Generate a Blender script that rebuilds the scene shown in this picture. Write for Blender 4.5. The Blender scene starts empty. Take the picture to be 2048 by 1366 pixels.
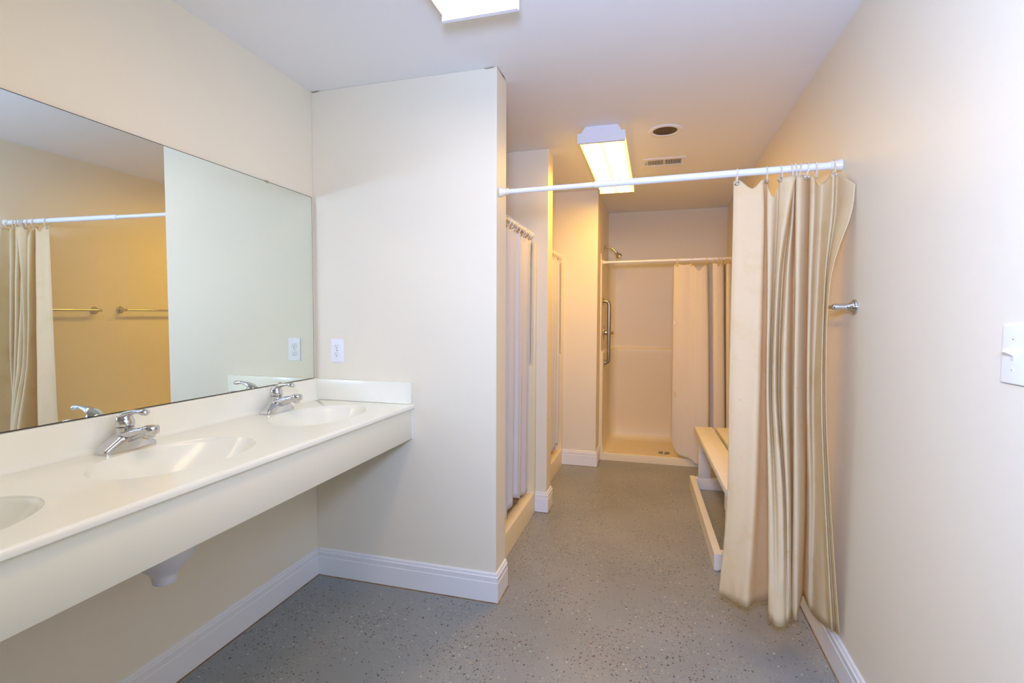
import bpy, bmesh, math, random
from mathutils import Vector, Matrix, noise
random.seed(7)
PI = math.pi
sc = bpy.context.scene
COL = sc.collection

# ------------------------------------------------------------------ camera
CAMH = 1.315
F, CX, CY = 1010.7, 1024.0, 683.0
yaw, pitch, roll = math.radians(-15.82), math.radians(-2.706), math.radians(.2104)
fw = Vector((math.sin(yaw), math.cos(yaw), 0)); rt = Vector((math.cos(yaw), -math.sin(yaw), 0)); up = Vector((0, 0, 1))
f2 = fw * math.cos(pitch) + up * math.sin(pitch); u2 = -fw * math.sin(pitch) + up * math.cos(pitch)
r3 = rt * math.cos(roll) + u2 * math.sin(roll); u3 = -rt * math.sin(roll) + u2 * math.cos(roll)
CAM = Vector((0, 0, CAMH))
cd = bpy.data.cameras.new('camera'); cam = bpy.data.objects.new('camera', cd); COL.objects.link(cam)
cd.sensor_width = 36; cd.lens = F / 2048 * 36; cd.clip_start = .02
m = Matrix((r3, u3, -f2)).transposed().to_4x4(); m.translation = CAM; cam.matrix_world = m
sc.camera = cam

def at(px, py, y=None, x=None):
    """point of the room on the sight line of a photo pixel, at depth y (or at x)"""
    d = r3 * ((px - CX) / F) - u3 * ((py - CY) / F) + f2
    t = (y / d.y) if y is not None else (x / d.x)
    return CAM + d * t

# ------------------------------------------------------------------ materials
def nodes(name):
    mt = bpy.data.materials.new(name); mt.use_nodes = True
    nt = mt.node_tree; b = nt.nodes['Principled BSDF']
    return mt, nt, b
def N(nt, kind, **kw):
    n = nt.nodes.new(kind)
    for k, v in kw.items():
        if k in n.inputs: n.inputs[k].default_value = v
        else: setattr(n, k, v)
    return n
def L(nt, a, b): nt.links.new(a, b)
def mat(name, col, rough=.5, metal=0, spec=.5, bump=0, bscale=200, coat=0, mottled=0, mscale=3):
    mt, nt, b = nodes(name)
    b.inputs['Base Color'].default_value = (*col, 1); b.inputs['Roughness'].default_value = rough
    b.inputs['Metallic'].default_value = metal; b.inputs['Specular IOR Level'].default_value = spec
    if coat: b.inputs['Coat Weight'].default_value = coat; b.inputs['Coat Roughness'].default_value = .05
    tc = N(nt, 'ShaderNodeNewGeometry')
    if bump:
        n = N(nt, 'ShaderNodeTexNoise', Scale=bscale, Detail=3.0); L(nt, tc.outputs['Position'], n.inputs['Vector'])
        bp = N(nt, 'ShaderNodeBump', Strength=bump, Distance=.002)
        L(nt, n.outputs['Fac'], bp.inputs['Height']); L(nt, bp.outputs['Normal'], b.inputs['Normal'])
    if mottled:
        n = N(nt, 'ShaderNodeTexNoise', Scale=mscale, Detail=5.0); L(nt, tc.outputs['Position'], n.inputs['Vector'])
        r = N(nt, 'ShaderNodeValToRGB')
        r.color_ramp.elements[0].position = .3; r.color_ramp.elements[1].position = .7
        r.color_ramp.elements[0].color = (*[c * (1 - mottled) for c in col], 1); r.color_ramp.elements[1].color = (*col, 1)
        L(nt, n.outputs['Fac'], r.inputs['Fac']); L(nt, r.outputs['Color'], b.inputs['Base Color'])
    return mt

WALLC = (.86, .78, .605)
M = {}
M['wall'] = mat('wall_paint', WALLC, .5, spec=.35, bump=.12, bscale=260, mottled=.02)
M['ceiling'] = mat('ceiling_paint', (.87, .86, .84), .8, spec=.2, bump=.06, bscale=200)
M['trim'] = mat('white_trim_paint', (.84, .83, .81), .32, bump=.04, bscale=60)
M['marble'] = mat('cultured_marble', (.92, .895, .75), .2, coat=.12, mottled=.03, mscale=6)
M['apron'] = mat('cream_panel_paint', (.88, .835, .66), .4, bump=.03, bscale=90)
M['fiberglass'] = mat('shower_fiberglass', (.84, .72, .46), .4)
M['bench'] = mat('bench_paint', (.85, .81, .72), .38, bump=.2, bscale=45, mottled=.05, mscale=9)
M['chrome'] = mat('chrome', (.64, .64, .65), .06, metal=1)
M['steel'] = mat('brushed_steel', (.40, .35, .27), .24, metal=1, bump=.02, bscale=500)
M['nickel'] = mat('aged_chrome', (.62, .57, .48), .16, metal=1)
M['rod'] = mat('white_enamel', (.88, .88, .88), .22, coat=.3)
M['plastic'] = mat('white_plastic', (.87, .87, .87), .28)
M['pipe'] = mat('pvc_pipe', (.78, .78, .80), .35)
M['dark'] = mat('dark_slot', (.02, .018, .015), .6)
M['edge'] = mat('mirror_edge', (.03, .028, .022), .5)
M['mirror'] = mat('mirror_silver', (.80, .86, .79), .0, metal=1)
M['clip'] = mat('mirror_clip_plastic', (.45, .33, .2), .4)
M['baffle'] = mat('brown_baffle', (.09, .055, .03), .5)
M['ductgrey'] = mat('duct_grey', (.10, .10, .11), .6)
M['amber'] = mat('amber_plastic', (.80, .62, .30), .3)
M['ivory'] = mat('ivory_plastic', (.86, .80, .66), .3)
M['brass'] = mat('brass_eyelet', (.62, .45, .2), .25, metal=1)
M['caulk'] = mat('stained_caulk', (.36, .22, .09), .7, mottled=.75, mscale=14)
M['rust'] = mat('tan_flake', (.22, .12, .05), .8)
M['bone'] = mat('light_flake', (.7, .6, .4), .8)
M['housing'] = mat('fixture_enamel', (.86, .86, .88), .3)

def clear_plastic():
    mt, nt, b = nodes('clear_plastic')
    b.inputs['Base Color'].default_value = (.96, .88, .74, 1); b.inputs['Roughness'].default_value = .15
    b.inputs['Transmission Weight'].default_value = .45; b.inputs['IOR'].default_value = 1.3
    return mt
M['clear'] = clear_plastic()

def curtain_mat(name, col, stain, amt, transl=.25, hem=None):
    mt, nt, b = nodes(name)
    out = nt.nodes['Material Output']
    g = N(nt, 'ShaderNodeNewGeometry')
    n1 = N(nt, 'ShaderNodeTexNoise', Scale=9.0, Detail=6.0, Roughness=.7); L(nt, g.outputs['Position'], n1.inputs['Vector'])
    r1 = N(nt, 'ShaderNodeValToRGB'); r1.color_ramp.elements[0].position = .52; r1.color_ramp.elements[1].position = .78
    r1.color_ramp.elements[0].color = (0, 0, 0, 1); r1.color_ramp.elements[1].color = (amt, amt, amt, 1)
    L(nt, n1.outputs['Fac'], r1.inputs['Fac'])
    v = N(nt, 'ShaderNodeTexVoronoi', Scale=17.0); L(nt, g.outputs['Position'], v.inputs['Vector'])
    r2 = N(nt, 'ShaderNodeValToRGB'); r2.color_ramp.elements[0].position = .06; r2.color_ramp.elements[1].position = .11
    r2.color_ramp.elements[0].color = (amt * .8,) * 3 + (1,); r2.color_ramp.elements[1].color = (0, 0, 0, 1)
    L(nt, v.outputs['Distance'], r2.inputs['Fac'])
    ad = N(nt, 'ShaderNodeMath', operation='ADD', use_clamp=True); L(nt, r1.outputs['Color'], ad.inputs[0]); L(nt, r2.outputs['Color'], ad.inputs[1])
    fac = ad.outputs[0]
    if hem:   # grimy hem: a band of soil near the floor
        sp = N(nt, 'ShaderNodeSeparateXYZ'); L(nt, g.outputs['Position'], sp.inputs[0])
        n3 = N(nt, 'ShaderNodeTexNoise', Scale=6.0, Detail=4.0); L(nt, g.outputs['Position'], n3.inputs['Vector'])
        mu = N(nt, 'ShaderNodeMath', operation='MULTIPLY_ADD'); L(nt, n3.outputs['Fac'], mu.inputs[0]); mu.inputs[1].default_value = .35; L(nt, sp.outputs['Z'], mu.inputs[2])
        mr = N(nt, 'ShaderNodeMapRange'); mr.inputs['From Min'].default_value = hem + .40; mr.inputs['From Max'].default_value = hem + .15
        mr.inputs['To Min'].default_value = 0; mr.inputs['To Max'].default_value = .3
        L(nt, mu.outputs[0], mr.inputs['Value'])
        a2 = N(nt, 'ShaderNodeMath', operation='ADD', use_clamp=True); L(nt, fac, a2.inputs[0]); L(nt, mr.outputs['Result'], a2.inputs[1]); fac = a2.outputs[0]
    mx = N(nt, 'ShaderNodeMix', data_type='RGBA')
    mx.inputs['A'].default_value = (*col, 1); mx.inputs['B'].default_value = (*stain, 1)
    L(nt, fac, mx.inputs['Factor']); c = mx.outputs['Result']
    L(nt, c, b.inputs['Base Color']); b.inputs['Roughness'].default_value = .6; b.inputs['Specular IOR Level'].default_value = .25
    nb = N(nt, 'ShaderNodeTexNoise', Scale=40.0, Detail=4.0); L(nt, g.outputs['Position'], nb.inputs['Vector'])
    bp = N(nt, 'ShaderNodeBump', Strength=.15, Distance=.003); L(nt, nb.outputs['Fac'], bp.inputs['Height']); L(nt, bp.outputs['Normal'], b.inputs['Normal'])
    tr = N(nt, 'ShaderNodeBsdfTranslucent'); L(nt, c, tr.inputs['Color'])
    ms = N(nt, 'ShaderNodeMixShader'); ms.inputs[0].default_value = transl
    L(nt, b.outputs[0], ms.inputs[1]); L(nt, tr.outputs[0], ms.inputs[2]); L(nt, ms.outputs[0], out.inputs['Surface'])
    return mt
M['cream_curtain'] = curtain_mat('cream_vinyl', (.93, .79, .52), (.84, .62, .24), .55, .38, hem=.12)
M['white_curtain'] = curtain_mat('white_vinyl', (.84, .83, .83), (.80, .72, .55), .12, .22)
M['beige_curtain'] = curtain_mat('beige_vinyl', (.85, .76, .61), (.74, .58, .32), .15, .15)

def floor_mat():
    mt, nt, b = nodes('epoxy_floor')
    g = N(nt, 'ShaderNodeNewGeometry')
    n = N(nt, 'ShaderNodeTexNoise', Scale=2.2, Detail=6.0); L(nt, g.outputs['Position'], n.inputs['Vector'])
    r = N(nt, 'ShaderNodeValToRGB'); r.color_ramp.elements[0].position = .3; r.color_ramp.elements[1].position = .7
    r.color_ramp.elements[0].color = (.255, .262, .245, 1); r.color_ramp.elements[1].color = (.31, .32, .305, 1)
    L(nt, n.outputs['Fac'], r.inputs['Fac'])
    cur = r.outputs['Color']
    nc = N(nt, 'ShaderNodeTexNoise', Scale=3.5, Detail=2.0); L(nt, g.outputs['Position'], nc.inputs['Vector'])
    cr = N(nt, 'ShaderNodeMapRange'); cr.inputs['From Min'].default_value = .38; cr.inputs['From Max'].default_value = .72
    cr.inputs['To Min'].default_value = .90; cr.inputs['To Max'].default_value = .25; L(nt, nc.outputs['Fac'], cr.inputs['Value'])
    pal = [[(.02, .018, .016), (.07, .045, .03), (.50, .38, .22), (.60, .57, .50), (.03, .05, .07), (.16, .05, .04)],
           [(.03, .028, .025), (.10, .07, .05), (.45, .36, .24), (.55, .52, .46), (.04, .06, .07), (.02, .02, .02)],
           [(.05, .045, .04), (.42, .36, .28), (.08, .06, .05), (.5, .48, .44), (.04, .05, .06), (.2, .13, .08)]]
    for k, (scl, rad, off) in enumerate(((40, .135, 0), (74, .145, 3.3), (135, .13, 7.7))):
        ad = N(nt, 'ShaderNodeVectorMath', operation='ADD'); L(nt, g.outputs['Position'], ad.inputs[0]); ad.inputs[1].default_value = (off, off * .7, 0)
        # a little wobble gives chips instead of dots
        nn = N(nt, 'ShaderNodeTexNoise', Scale=scl * 5.0, Detail=1.0); L(nt, g.outputs['Position'], nn.inputs['Vector'])
        sc_ = N(nt, 'ShaderNodeVectorMath', operation='SCALE'); L(nt, nn.outputs['Color'], sc_.inputs[0]); sc_.inputs['Scale'].default_value = .35 / scl
        a2 = N(nt, 'ShaderNodeVectorMath', operation='ADD'); L(nt, ad.outputs[0], a2.inputs[0]); L(nt, sc_.outputs[0], a2.inputs[1])
        v = N(nt, 'ShaderNodeTexVoronoi', Scale=float(scl), voronoi_dimensions='2D'); L(nt, a2.outputs[0], v.inputs['Vector'])
        lt = N(nt, 'ShaderNodeMath', operation='LESS_THAN'); L(nt, v.outputs['Distance'], lt.inputs[0]); lt.inputs[1].default_value = rad
        sp = N(nt, 'ShaderNodeSeparateColor'); L(nt, v.outputs['Color'], sp.inputs[0])
        gt = N(nt, 'ShaderNodeMath', operation='GREATER_THAN'); L(nt, sp.outputs[0], gt.inputs[0]); L(nt, cr.outputs['Result'], gt.inputs[1])
        mu = N(nt, 'ShaderNodeMath', operation='MULTIPLY'); L(nt, lt.outputs[0], mu.inputs[0]); L(nt, gt.outputs[0], mu.inputs[1])
        rp = N(nt, 'ShaderNodeValToRGB'); rp.color_ramp.interpolation = 'CONSTANT'
        e = rp.color_ramp.elements
        cols = pal[k]
        e[0].position = 0; e[0].color = (*cols[0], 1); e[1].position = 1 / 6; e[1].color = (*cols[1], 1)
        for q in range(2, 6): x = e.new(q / 6); x.color = (*cols[q], 1)
        L(nt, sp.outputs[1], rp.inputs['Fac'])
        mx = N(nt, 'ShaderNodeMix', data_type='RGBA'); L(nt, mu.outputs[0], mx.inputs['Factor']); L(nt, cur, mx.inputs['A']); L(nt, rp.outputs['Color'], mx.inputs['B'])
        cur = mx.outputs['Result']
    L(nt, cur, b.inputs['Base Color']); b.inputs['Roughness'].default_value = .33; b.inputs['Specular IOR Level'].default_value = .45
    nb = N(nt, 'ShaderNodeTexNoise', Scale=25.0, Detail=4.0); L(nt, g.outputs['Position'], nb.inputs['Vector'])
    bp = N(nt, 'ShaderNodeBump', Strength=.12, Distance=.004); L(nt, nb.outputs['Fac'], bp.inputs['Height']); L(nt, bp.outputs['Normal'], b.inputs['Normal'])
    return mt
M['floor'] = floor_mat()

LAMPC = (1.0, .56, .075)
def lens_mat(name, strength, colour):
    """lit acrylic wrap: two tubes show through as brighter bands (object space, along the fixture)"""
    mt, nt, b = nodes(name)
    out = nt.nodes['Material Output']
    tc = N(nt, 'ShaderNodeTexCoord'); sp = N(nt, 'ShaderNodeSeparateXYZ'); L(nt, tc.outputs['Object'], sp.inputs[0])
    ab = N(nt, 'ShaderNodeMath', operation='ABSOLUTE'); L(nt, sp.outputs['X'], ab.inputs[0])
    sb = N(nt, 'ShaderNodeMath', operation='SUBTRACT'); L(nt, ab.outputs[0], sb.inputs[0]); sb.inputs[1].default_value = .062
    a2 = N(nt, 'ShaderNodeMath', operation='ABSOLUTE'); L(nt, sb.outputs[0], a2.inputs[0])
    mr = N(nt, 'ShaderNodeMapRange', interpolation_type='SMOOTHSTEP'); L(nt, a2.outputs[0], mr.inputs['Value'])
    mr.inputs['From Min'].default_value = .005; mr.inputs['From Max'].default_value = .07; mr.inputs['To Min'].default_value = 1.0; mr.inputs['To Max'].default_value = .16
    # the tubes stop short of the ends
    ay = N(nt, 'ShaderNodeMath', operation='ABSOLUTE'); L(nt, sp.outputs['Y'], ay.inputs[0])
    me = N(nt, 'ShaderNodeMapRange', interpolation_type='SMOOTHSTEP'); L(nt, ay.outputs[0], me.inputs['Value'])
    me.inputs['From Min'].default_value = .54; me.inputs['From Max'].default_value = .62; me.inputs['To Min'].default_value = 1.0; me.inputs['To Max'].default_value = .5
    mu = N(nt, 'ShaderNodeMath', operation='MULTIPLY'); L(nt, mr.outputs['Result'], mu.inputs[0]); L(nt, me.outputs['Result'], mu.inputs[1])
    w = N(nt, 'ShaderNodeTexWave', Scale=120.0); L(nt, tc.outputs['Object'], w.inputs['Vector'])
    wr = N(nt, 'ShaderNodeMapRange'); L(nt, w.outputs['Fac'], wr.inputs['Value']); wr.inputs['To Min'].default_value = .92; wr.inputs['To Max'].default_value = 1.04
    m2 = N(nt, 'ShaderNodeMath', operation='MULTIPLY'); L(nt, mu.outputs[0], m2.inputs[0]); L(nt, wr.outputs['Result'], m2.inputs[1])
    m3 = N(nt, 'ShaderNodeMath', operation='MULTIPLY'); L(nt, m2.outputs[0], m3.inputs[0]); m3.inputs[1].default_value = strength
    b.inputs['Base Color'].default_value = (.80, .80, .80, 1); b.inputs['Roughness'].default_value = .25
    b.inputs['Emission Color'].default_value = (*colour, 1); L(nt, m3.outputs[0], b.inputs['Emission Strength'])
    mt.cycles.emission_sampling = 'FRONT'
    return mt
def side_mat():
    mt, nt, b = nodes('lens_side')
    b.inputs['Base Color'].default_value = (.84, .84, .82, 1); b.inputs['Roughness'].default_value = .25
    b.inputs['Emission Color'].default_value = (*LAMPC, 1); b.inputs['Emission Strength'].default_value = .35
    return mt
M['lens_side'] = side_mat()
M['lens_near'] = lens_mat('lit_lens_near', 10.5, (1.0, .71, .42))
M['lens_far'] = lens_mat('lit_lens', 26.0, LAMPC)

# ------------------------------------------------------------------ mesh helpers
PM = {}   # world matrix of every thing root
def link(name, bm, mt, parent=None, smooth=35, origin=None):
    """one mesh object; vertices are given in room coordinates"""
    bmesh.ops.recalc_face_normals(bm, faces=bm.faces)
    me = bpy.data.meshes.new(name)
    if parent is not None:
        bmesh.ops.transform(bm, matrix=PM[parent.name].inverted(), verts=bm.verts)
    elif origin is not None:
        bmesh.ops.translate(bm, vec=-Vector(origin), verts=bm.verts)
    bm.to_mesh(me); bm.free()
    for x in (mt if isinstance(mt, (list, tuple)) else [mt]): me.materials.append(x)
    if smooth:
        me.shade_smooth(); me.set_sharp_from_angle(angle=math.radians(smooth))
    o = bpy.data.objects.new(name, me); COL.objects.link(o)
    if parent is not None:
        o.parent = parent; PM[o.name] = PM[parent.name].copy()
    else:
        if origin is not None: o.location = origin
        PM[o.name] = Matrix.Translation(origin if origin is not None else (0, 0, 0))
    return o
def tag(o, label, cat, group=None):
    o['label'] = label; o['category'] = cat
    if group: o['group'] = group
    return o
def thing(name, label, cat, loc, rz=0, group=None):
    o = bpy.data.objects.new(name, None); COL.objects.link(o); o.empty_display_size = .1
    o.location = loc; o.rotation_euler = (0, 0, rz)
    PM[o.name] = Matrix.Translation(loc) @ Matrix.Rotation(rz, 4, 'Z')
    return tag(o, label, cat, group)
def struct(name, bm, mt, smooth=0):
    o = link(name, bm, mt, None, smooth); o['kind'] = 'structure'; return o
def merge(bm, tmp):
    me = bpy.data.meshes.new('t'); tmp.to_mesh(me); tmp.free(); bm.from_mesh(me); bpy.data.meshes.remove(me)
def box(bm, x0, x1, y0, y1, z0, z1, bev=0, seg=2, mtx=None, mi=0):
    t = bmesh.new()
    bmesh.ops.create_cube(t, size=1)
    for v in t.verts:
        v.co = Vector((x0 + (v.co.x + .5) * (x1 - x0), y0 + (v.co.y + .5) * (y1 - y0), z0 + (v.co.z + .5) * (z1 - z0)))
    if bev: bmesh.ops.bevel(t, geom=t.edges[:], offset=bev, segments=seg, affect='EDGES', profile=.5)
    if mtx is not None: bmesh.ops.transform(t, matrix=mtx, verts=t.verts)
    for f in t.faces: f.material_index = mi
    merge(bm, t); return bm
def loft(bm, rings, closed=True, cap=(True, True), mi=0):
    vs = [[bm.verts.new(p) for p in r] for r in rings]
    n = len(vs[0])
    for a, b in zip(vs, vs[1:]):
        for i in range(n if closed else n - 1):
            j = (i + 1) % n
            bm.faces.new((a[i], a[j], b[j], b[i])).material_index = mi
    if cap[0]: bm.faces.new(vs[0][::-1]).material_index = mi
    if cap[1]: bm.faces.new(vs[-1]).material_index = mi
    return vs
def grid(bm, P, mi=0):
    vs = [[bm.verts.new(p) for p in r] for r in P]
    for a, b in zip(vs, vs[1:]):
        for i in range(len(a) - 1): bm.faces.new((a[i], a[i + 1], b[i + 1], b[i])).material_index = mi
def catmull(pts, n):
    out = []
    P = [pts[0] * 2 - pts[1]] + list(pts) + [pts[-1] * 2 - pts[-2]]
    for i in range(1, len(P) - 2):
        for k in range(n):
            t = k / n; a, b, c, d = P[i - 1], P[i], P[i + 1], P[i + 2]
            out.append(.5 * ((2 * b) + (c - a) * t + (2 * a - 5 * b + 4 * c - d) * t * t + (3 * b - a - 3 * c + d) * t ** 3))
    out.append(pts[-1]); return out
def tube(bm, pts, r, seg=16, cap=True, mi=0):
    pts = [Vector(p) for p in pts]; rs = r if isinstance(r, (list, tuple)) else [r] * len(pts)
    T = [(pts[min(i + 1, len(pts) - 1)] - pts[max(i - 1, 0)]).normalized() for i in range(len(pts))]
    nrm = T[0].orthogonal().normalized(); rings = []
    for i, p in enumerate(pts):
        if i:
            q = T[i - 1].rotation_difference(T[i]); nrm = (q @ nrm).normalized()
        bn = T[i].cross(nrm)
        rings.append([p + (nrm * math.cos(2 * PI * k / seg) + bn * math.sin(2 * PI * k / seg)) * rs[i] for k in range(seg)])
    loft(bm, rings, True, (cap, cap), mi)
def lathe(bm, prof, base, axis, seg=32, mi=0, cap=(True, True)):
    """prof: (radius, distance along axis)"""
    base = Vector(base); ax = Vector(axis).normalized(); a = ax.orthogonal().normalized(); b = ax.cross(a)
    rings = [[base + ax * h + (a * math.cos(2 * PI * k / seg) + b * math.sin(2 * PI * k / seg)) * max(r, 1e-5) for k in range(seg)] for r, h in prof]
    loft(bm, rings, True, cap, mi)
def torus(bm, c, axis, R, r, seg=28, rs=10, sy=1.0, up=None, mi=0):
    c = Vector(c); ax = Vector(axis).normalized()
    a = (Vector(up) if up else ax.orthogonal()).normalized(); b = ax.cross(a).normalized()
    vs = []
    for i in range(seg):
        t = 2 * PI * i / seg; d = a * math.cos(t) * sy + b * math.sin(t); dn = (a * math.cos(t) / sy + b * math.sin(t)).normalized()
        vs.append([bm.verts.new(c + d * R + dn * r * math.cos(2 * PI * k / rs) + ax * r * math.sin(2 * PI * k / rs)) for k in range(rs)])
    for i in range(seg):
        for k in range(rs):
            f = bm.faces.new((vs[i][k], vs[(i + 1) % seg][k], vs[(i + 1) % seg][(k + 1) % rs], vs[i][(k + 1) % rs])); f.material_index = mi
def B(): return bmesh.new()
def weld(bm, d=1e-5): bmesh.ops.remove_doubles(bm, verts=bm.verts, dist=d)

# ------------------------------------------------------------------ room
LX, RX, CEIL = -1.648, .675, 2.42
PX = -.69                    # free ends of the partitions
Y1a, Y1b = 2.175, 2.325      # first partition
Y2a, Y2b = 3.30, 3.445       # second partition
Y3, AX = 4.45, -.49          # face of the third wall, its return into the alcove
YO, YB = 4.69, 5.47          # alcove opening and back
YF = -1.75
struct('floor', box(B(), LX - .12, RX + .12, YF - .12, YB + .12, -.1, 0), M['floor'])
struct('ceiling', box(B(), LX - .12, RX + .12, YF - .12, YB + .12, CEIL, CEIL + .1), M['ceiling'])
struct('wall_left', box(B(), LX - .12, LX, YF, YB + .12, 0, CEIL), M['wall'])
struct('wall_right', box(B(), RX, RX + .12, YF, YB + .12, 0, CEIL), M['wall'])
struct('wall_back', box(B(), LX, RX, YB, YB + .12, 0, CEIL), M['wall'])
struct('wall_front', box(B(), LX - .12, RX + .12, YF - .12, YF, 0, CEIL), M['wall'])
struct('wall_partition', box(B(), LX, PX, Y1a, Y1b, 0, CEIL, .0025), M['wall'])
struct('wall_divider', box(B(), LX, PX, Y2a, Y2b, 0, CEIL, .0025), M['wall'])
struct('wall_alcove', box(B(), LX, AX, Y3, YB, 0, CEIL, .0025), M['wall'])

BBP = [(0, 0), (.015, 0), (.015, .0935), (.0128, .096), (.0128, .099), (.0135, .118), (.0112, .1205), (.0085, .1225), (.0085, .125), (.0092, .1285), (.0065, .134), (.002, .1365), (0, .1365)]
def baseboard(name, path, left=False, stained=()):
    """moulding along a plan path; the board sits on the right of the walking direction (left=True: on the left)"""
    pts = [Vector((p[0], p[1])) for p in path]
    sgn = 1 if left else -1
    nr = []
    for a, b in zip(pts, pts[1:]):
        d = (b - a).normalized(); nr.append(Vector((-d.y, d.x)) * sgn)
    rings = []
    for i, p in enumerate(pts):
        if i == 0: o = nr[0]
        elif i == len(pts) - 1: o = nr[-1]
        else:
            s = nr[i - 1] + nr[i]; o = s / (1 + nr[i - 1].dot(nr[i]))
        rings.append([Vector((p.x + o.x * d, p.y + o.y * d, z)) for d, z in BBP])
    bm = B(); loft(bm, rings, True)
    # thin stained bead where the board meets the floor
    rg = []
    for i, p in enumerate(pts):
        if i == 0: o = nr[0]
        elif i == len(pts) - 1: o = nr[-1]
        else:
            s = nr[i - 1] + nr[i]; o = s / (1 + nr[i - 1].dot(nr[i]))
        rg.append([Vector((p.x + o.x * d, p.y + o.y * d, z)) for d, z in ((.0145, .0), (.0145, .0035), (.0165, .0028), (.0195, .0004), (.0195, 0))])
    loft(bm, rg, True, mi=1)
    return struct(name, bm, [M['trim'], M['caulk']])
baseboard('baseboard_left', [(LX, YF), (LX, Y1a)])
baseboard('baseboard_right', [(RX, YF), (RX, YO - .012)], left=True)
baseboard('baseboard_partition', [(LX + .0152, Y1a), (PX, Y1a), (PX, Y1b - .001)])
baseboard('baseboard_divider', [(-.7655, Y2a), (PX, Y2a), (PX, Y2b - .001)])
baseboard('baseboard_alcove', [(-.787, Y3), (AX, Y3), (AX, YO - .0015)])
baseboard('baseboard_front', [(LX + .0152, YF), (RX - .0152, YF)], left=True)

# hairline gaps of torn caulk where the partition meets the ceiling
bm = B(); tube(bm, [(LX + .001, Y1a - .003, CEIL - .001), (LX + .012, Y1a - .004, CEIL - .004), (LX + .035, Y1a - .003, CEIL - .003), (LX + .05, Y1a - .002, CEIL - .001)], [.0006, .0015, .0013, .0005], 6)
tube(bm, [(PX - .058, Y1a - .003, CEIL - .001), (PX - .05, Y1a - .004, CEIL - .005), (PX - .025, Y1a - .004, CEIL - .004), (PX - .01, Y1a - .002, CEIL - .001)], [.0005, .0013, .0015, .0005], 6)
tube(bm, [(PX + .001, Y1a + .004, CEIL - .001), (PX + .002, Y1a + .05, CEIL - .001), (PX + .003, Y1a + .09, CEIL - .002), (PX + .001, Y1a + .13, CEIL - .001)], [.0005, .0008, .0015, .0005], 6)
struct('trim_1', bm, M['caulk'])

# ------------------------------------------------------------------ vanity
CT = .902; CY0, CY1 = .175, Y1a - .001; CF = -1.099
van = thing('vanity_counter', 'long cream counter with three oval basins under the wall mirror', 'counter', (-1.37, 1.165, 0))
cells = [(.56, CY0, .8625), (1.165, .8625, 1.4925), (1.82, 1.4925, CY1)]
BXc, BAx, BAy = -1.362, .168, .238
XL0, XL1 = LX + .001, CF - .010
bm = B(); NA = 96
for (cy, y0, y1) in cells:
    angs = sorted(set([round(2 * PI * k / NA, 6) for k in range(NA)] + [round(math.atan2(yy - cy, xx - BXc) % (2 * PI), 6) for xx in (XL0, XL1) for yy in (y0, y1)]))
    inner, outer = [], []
    for a in angs:
        c, s = math.cos(a), math.sin(a)
        inner.append(Vector((BXc + BAx * c, cy + BAy * s, CT)))
        t = min(((XL1 if c > 0 else XL0) - BXc) / c if abs(c) > 1e-9 else 1e9, ((y1 if s > 0 else y0) - cy) / s if abs(s) > 1e-9 else 1e9)
        outer.append(Vector((BXc + c * t, cy + s * t, CT)))
    loft(bm, [outer, inner], True, (False, False))
edge = [(XL1, CT), (CF - .005, CT - .0012), (CF - .0015, CT - .005), (CF, CT - .010), (CF, CT - .018), (CF - .003, CT - .021), (CF - .02, CT - .022), (XL0, CT - .022), (XL0, CT)]
E0 = [Vector((x, CY0, z)) for x, z in edge]; E1 = [Vector((x, CY1, z)) for x, z in edge]
loft(bm, [E0[:7] + [Vector((CF - .045, CY0, CT - .022))], E1[:7] + [Vector((CF - .045, CY1, CT - .022))]], False, (False, False)); bm.faces.new([bm.verts.new(p) for p in E0]); bm.faces.new([bm.verts.new(p) for p in E1][::-1])
weld(bm, 2e-5)
link('countertop', bm, M['marble'], van)
BP = [(1.0, 0), (.997, -.0008), (.990, -.004)] + [(f, -.150 * (1 - (f / .992) ** 2.0) ** .95) for f in (.975, .95, .91, .86, .80, .72, .62, .51, .39, .26, .16, .125)]
for k, (cy, y0, y1) in enumerate(cells):
    bm = B()
    ring = lambda f, dz, sx=0: [Vector((BXc + (BAx * f) * math.cos(2 * PI * q / NA) + sx, cy + (BAy * f) * math.sin(2 * PI * q / NA), CT + dz)) for q in range(NA)]
    rings = [ring(f, d) for f, d in BP]
    rings.append([Vector((BXc + .021 * math.cos(2 * PI * q / NA), cy + .021 * math.sin(2 * PI * q / NA), CT - .152)) for q in range(NA)])
    loft(bm, rings, True, (False, True))
    under = [ring(1.0, -.001), ring(1.05, -.02), ring(1.0, -.07), ring(.86, -.12), ring(.62, -.155), ring(.42, -.17)]
    loft(bm, under, True, (False, True))
    bs = link('basin', bm, M['marble'], van)
    bm = B(); lathe(bm, [(.0335, 0), (.0335, .002), (.026, .004), (.022, .0035), (.021, .001)], (BXc, cy, CT - .1525), (0, 0, 1), 40)
    lathe(bm, [(.019, 0), (.019, .003), (.012, .0055), (.0, .006)], (BXc, cy, CT - .151), (0, 0, 1), 32)
    link('drain', bm, M['chrome'], bs)
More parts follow.
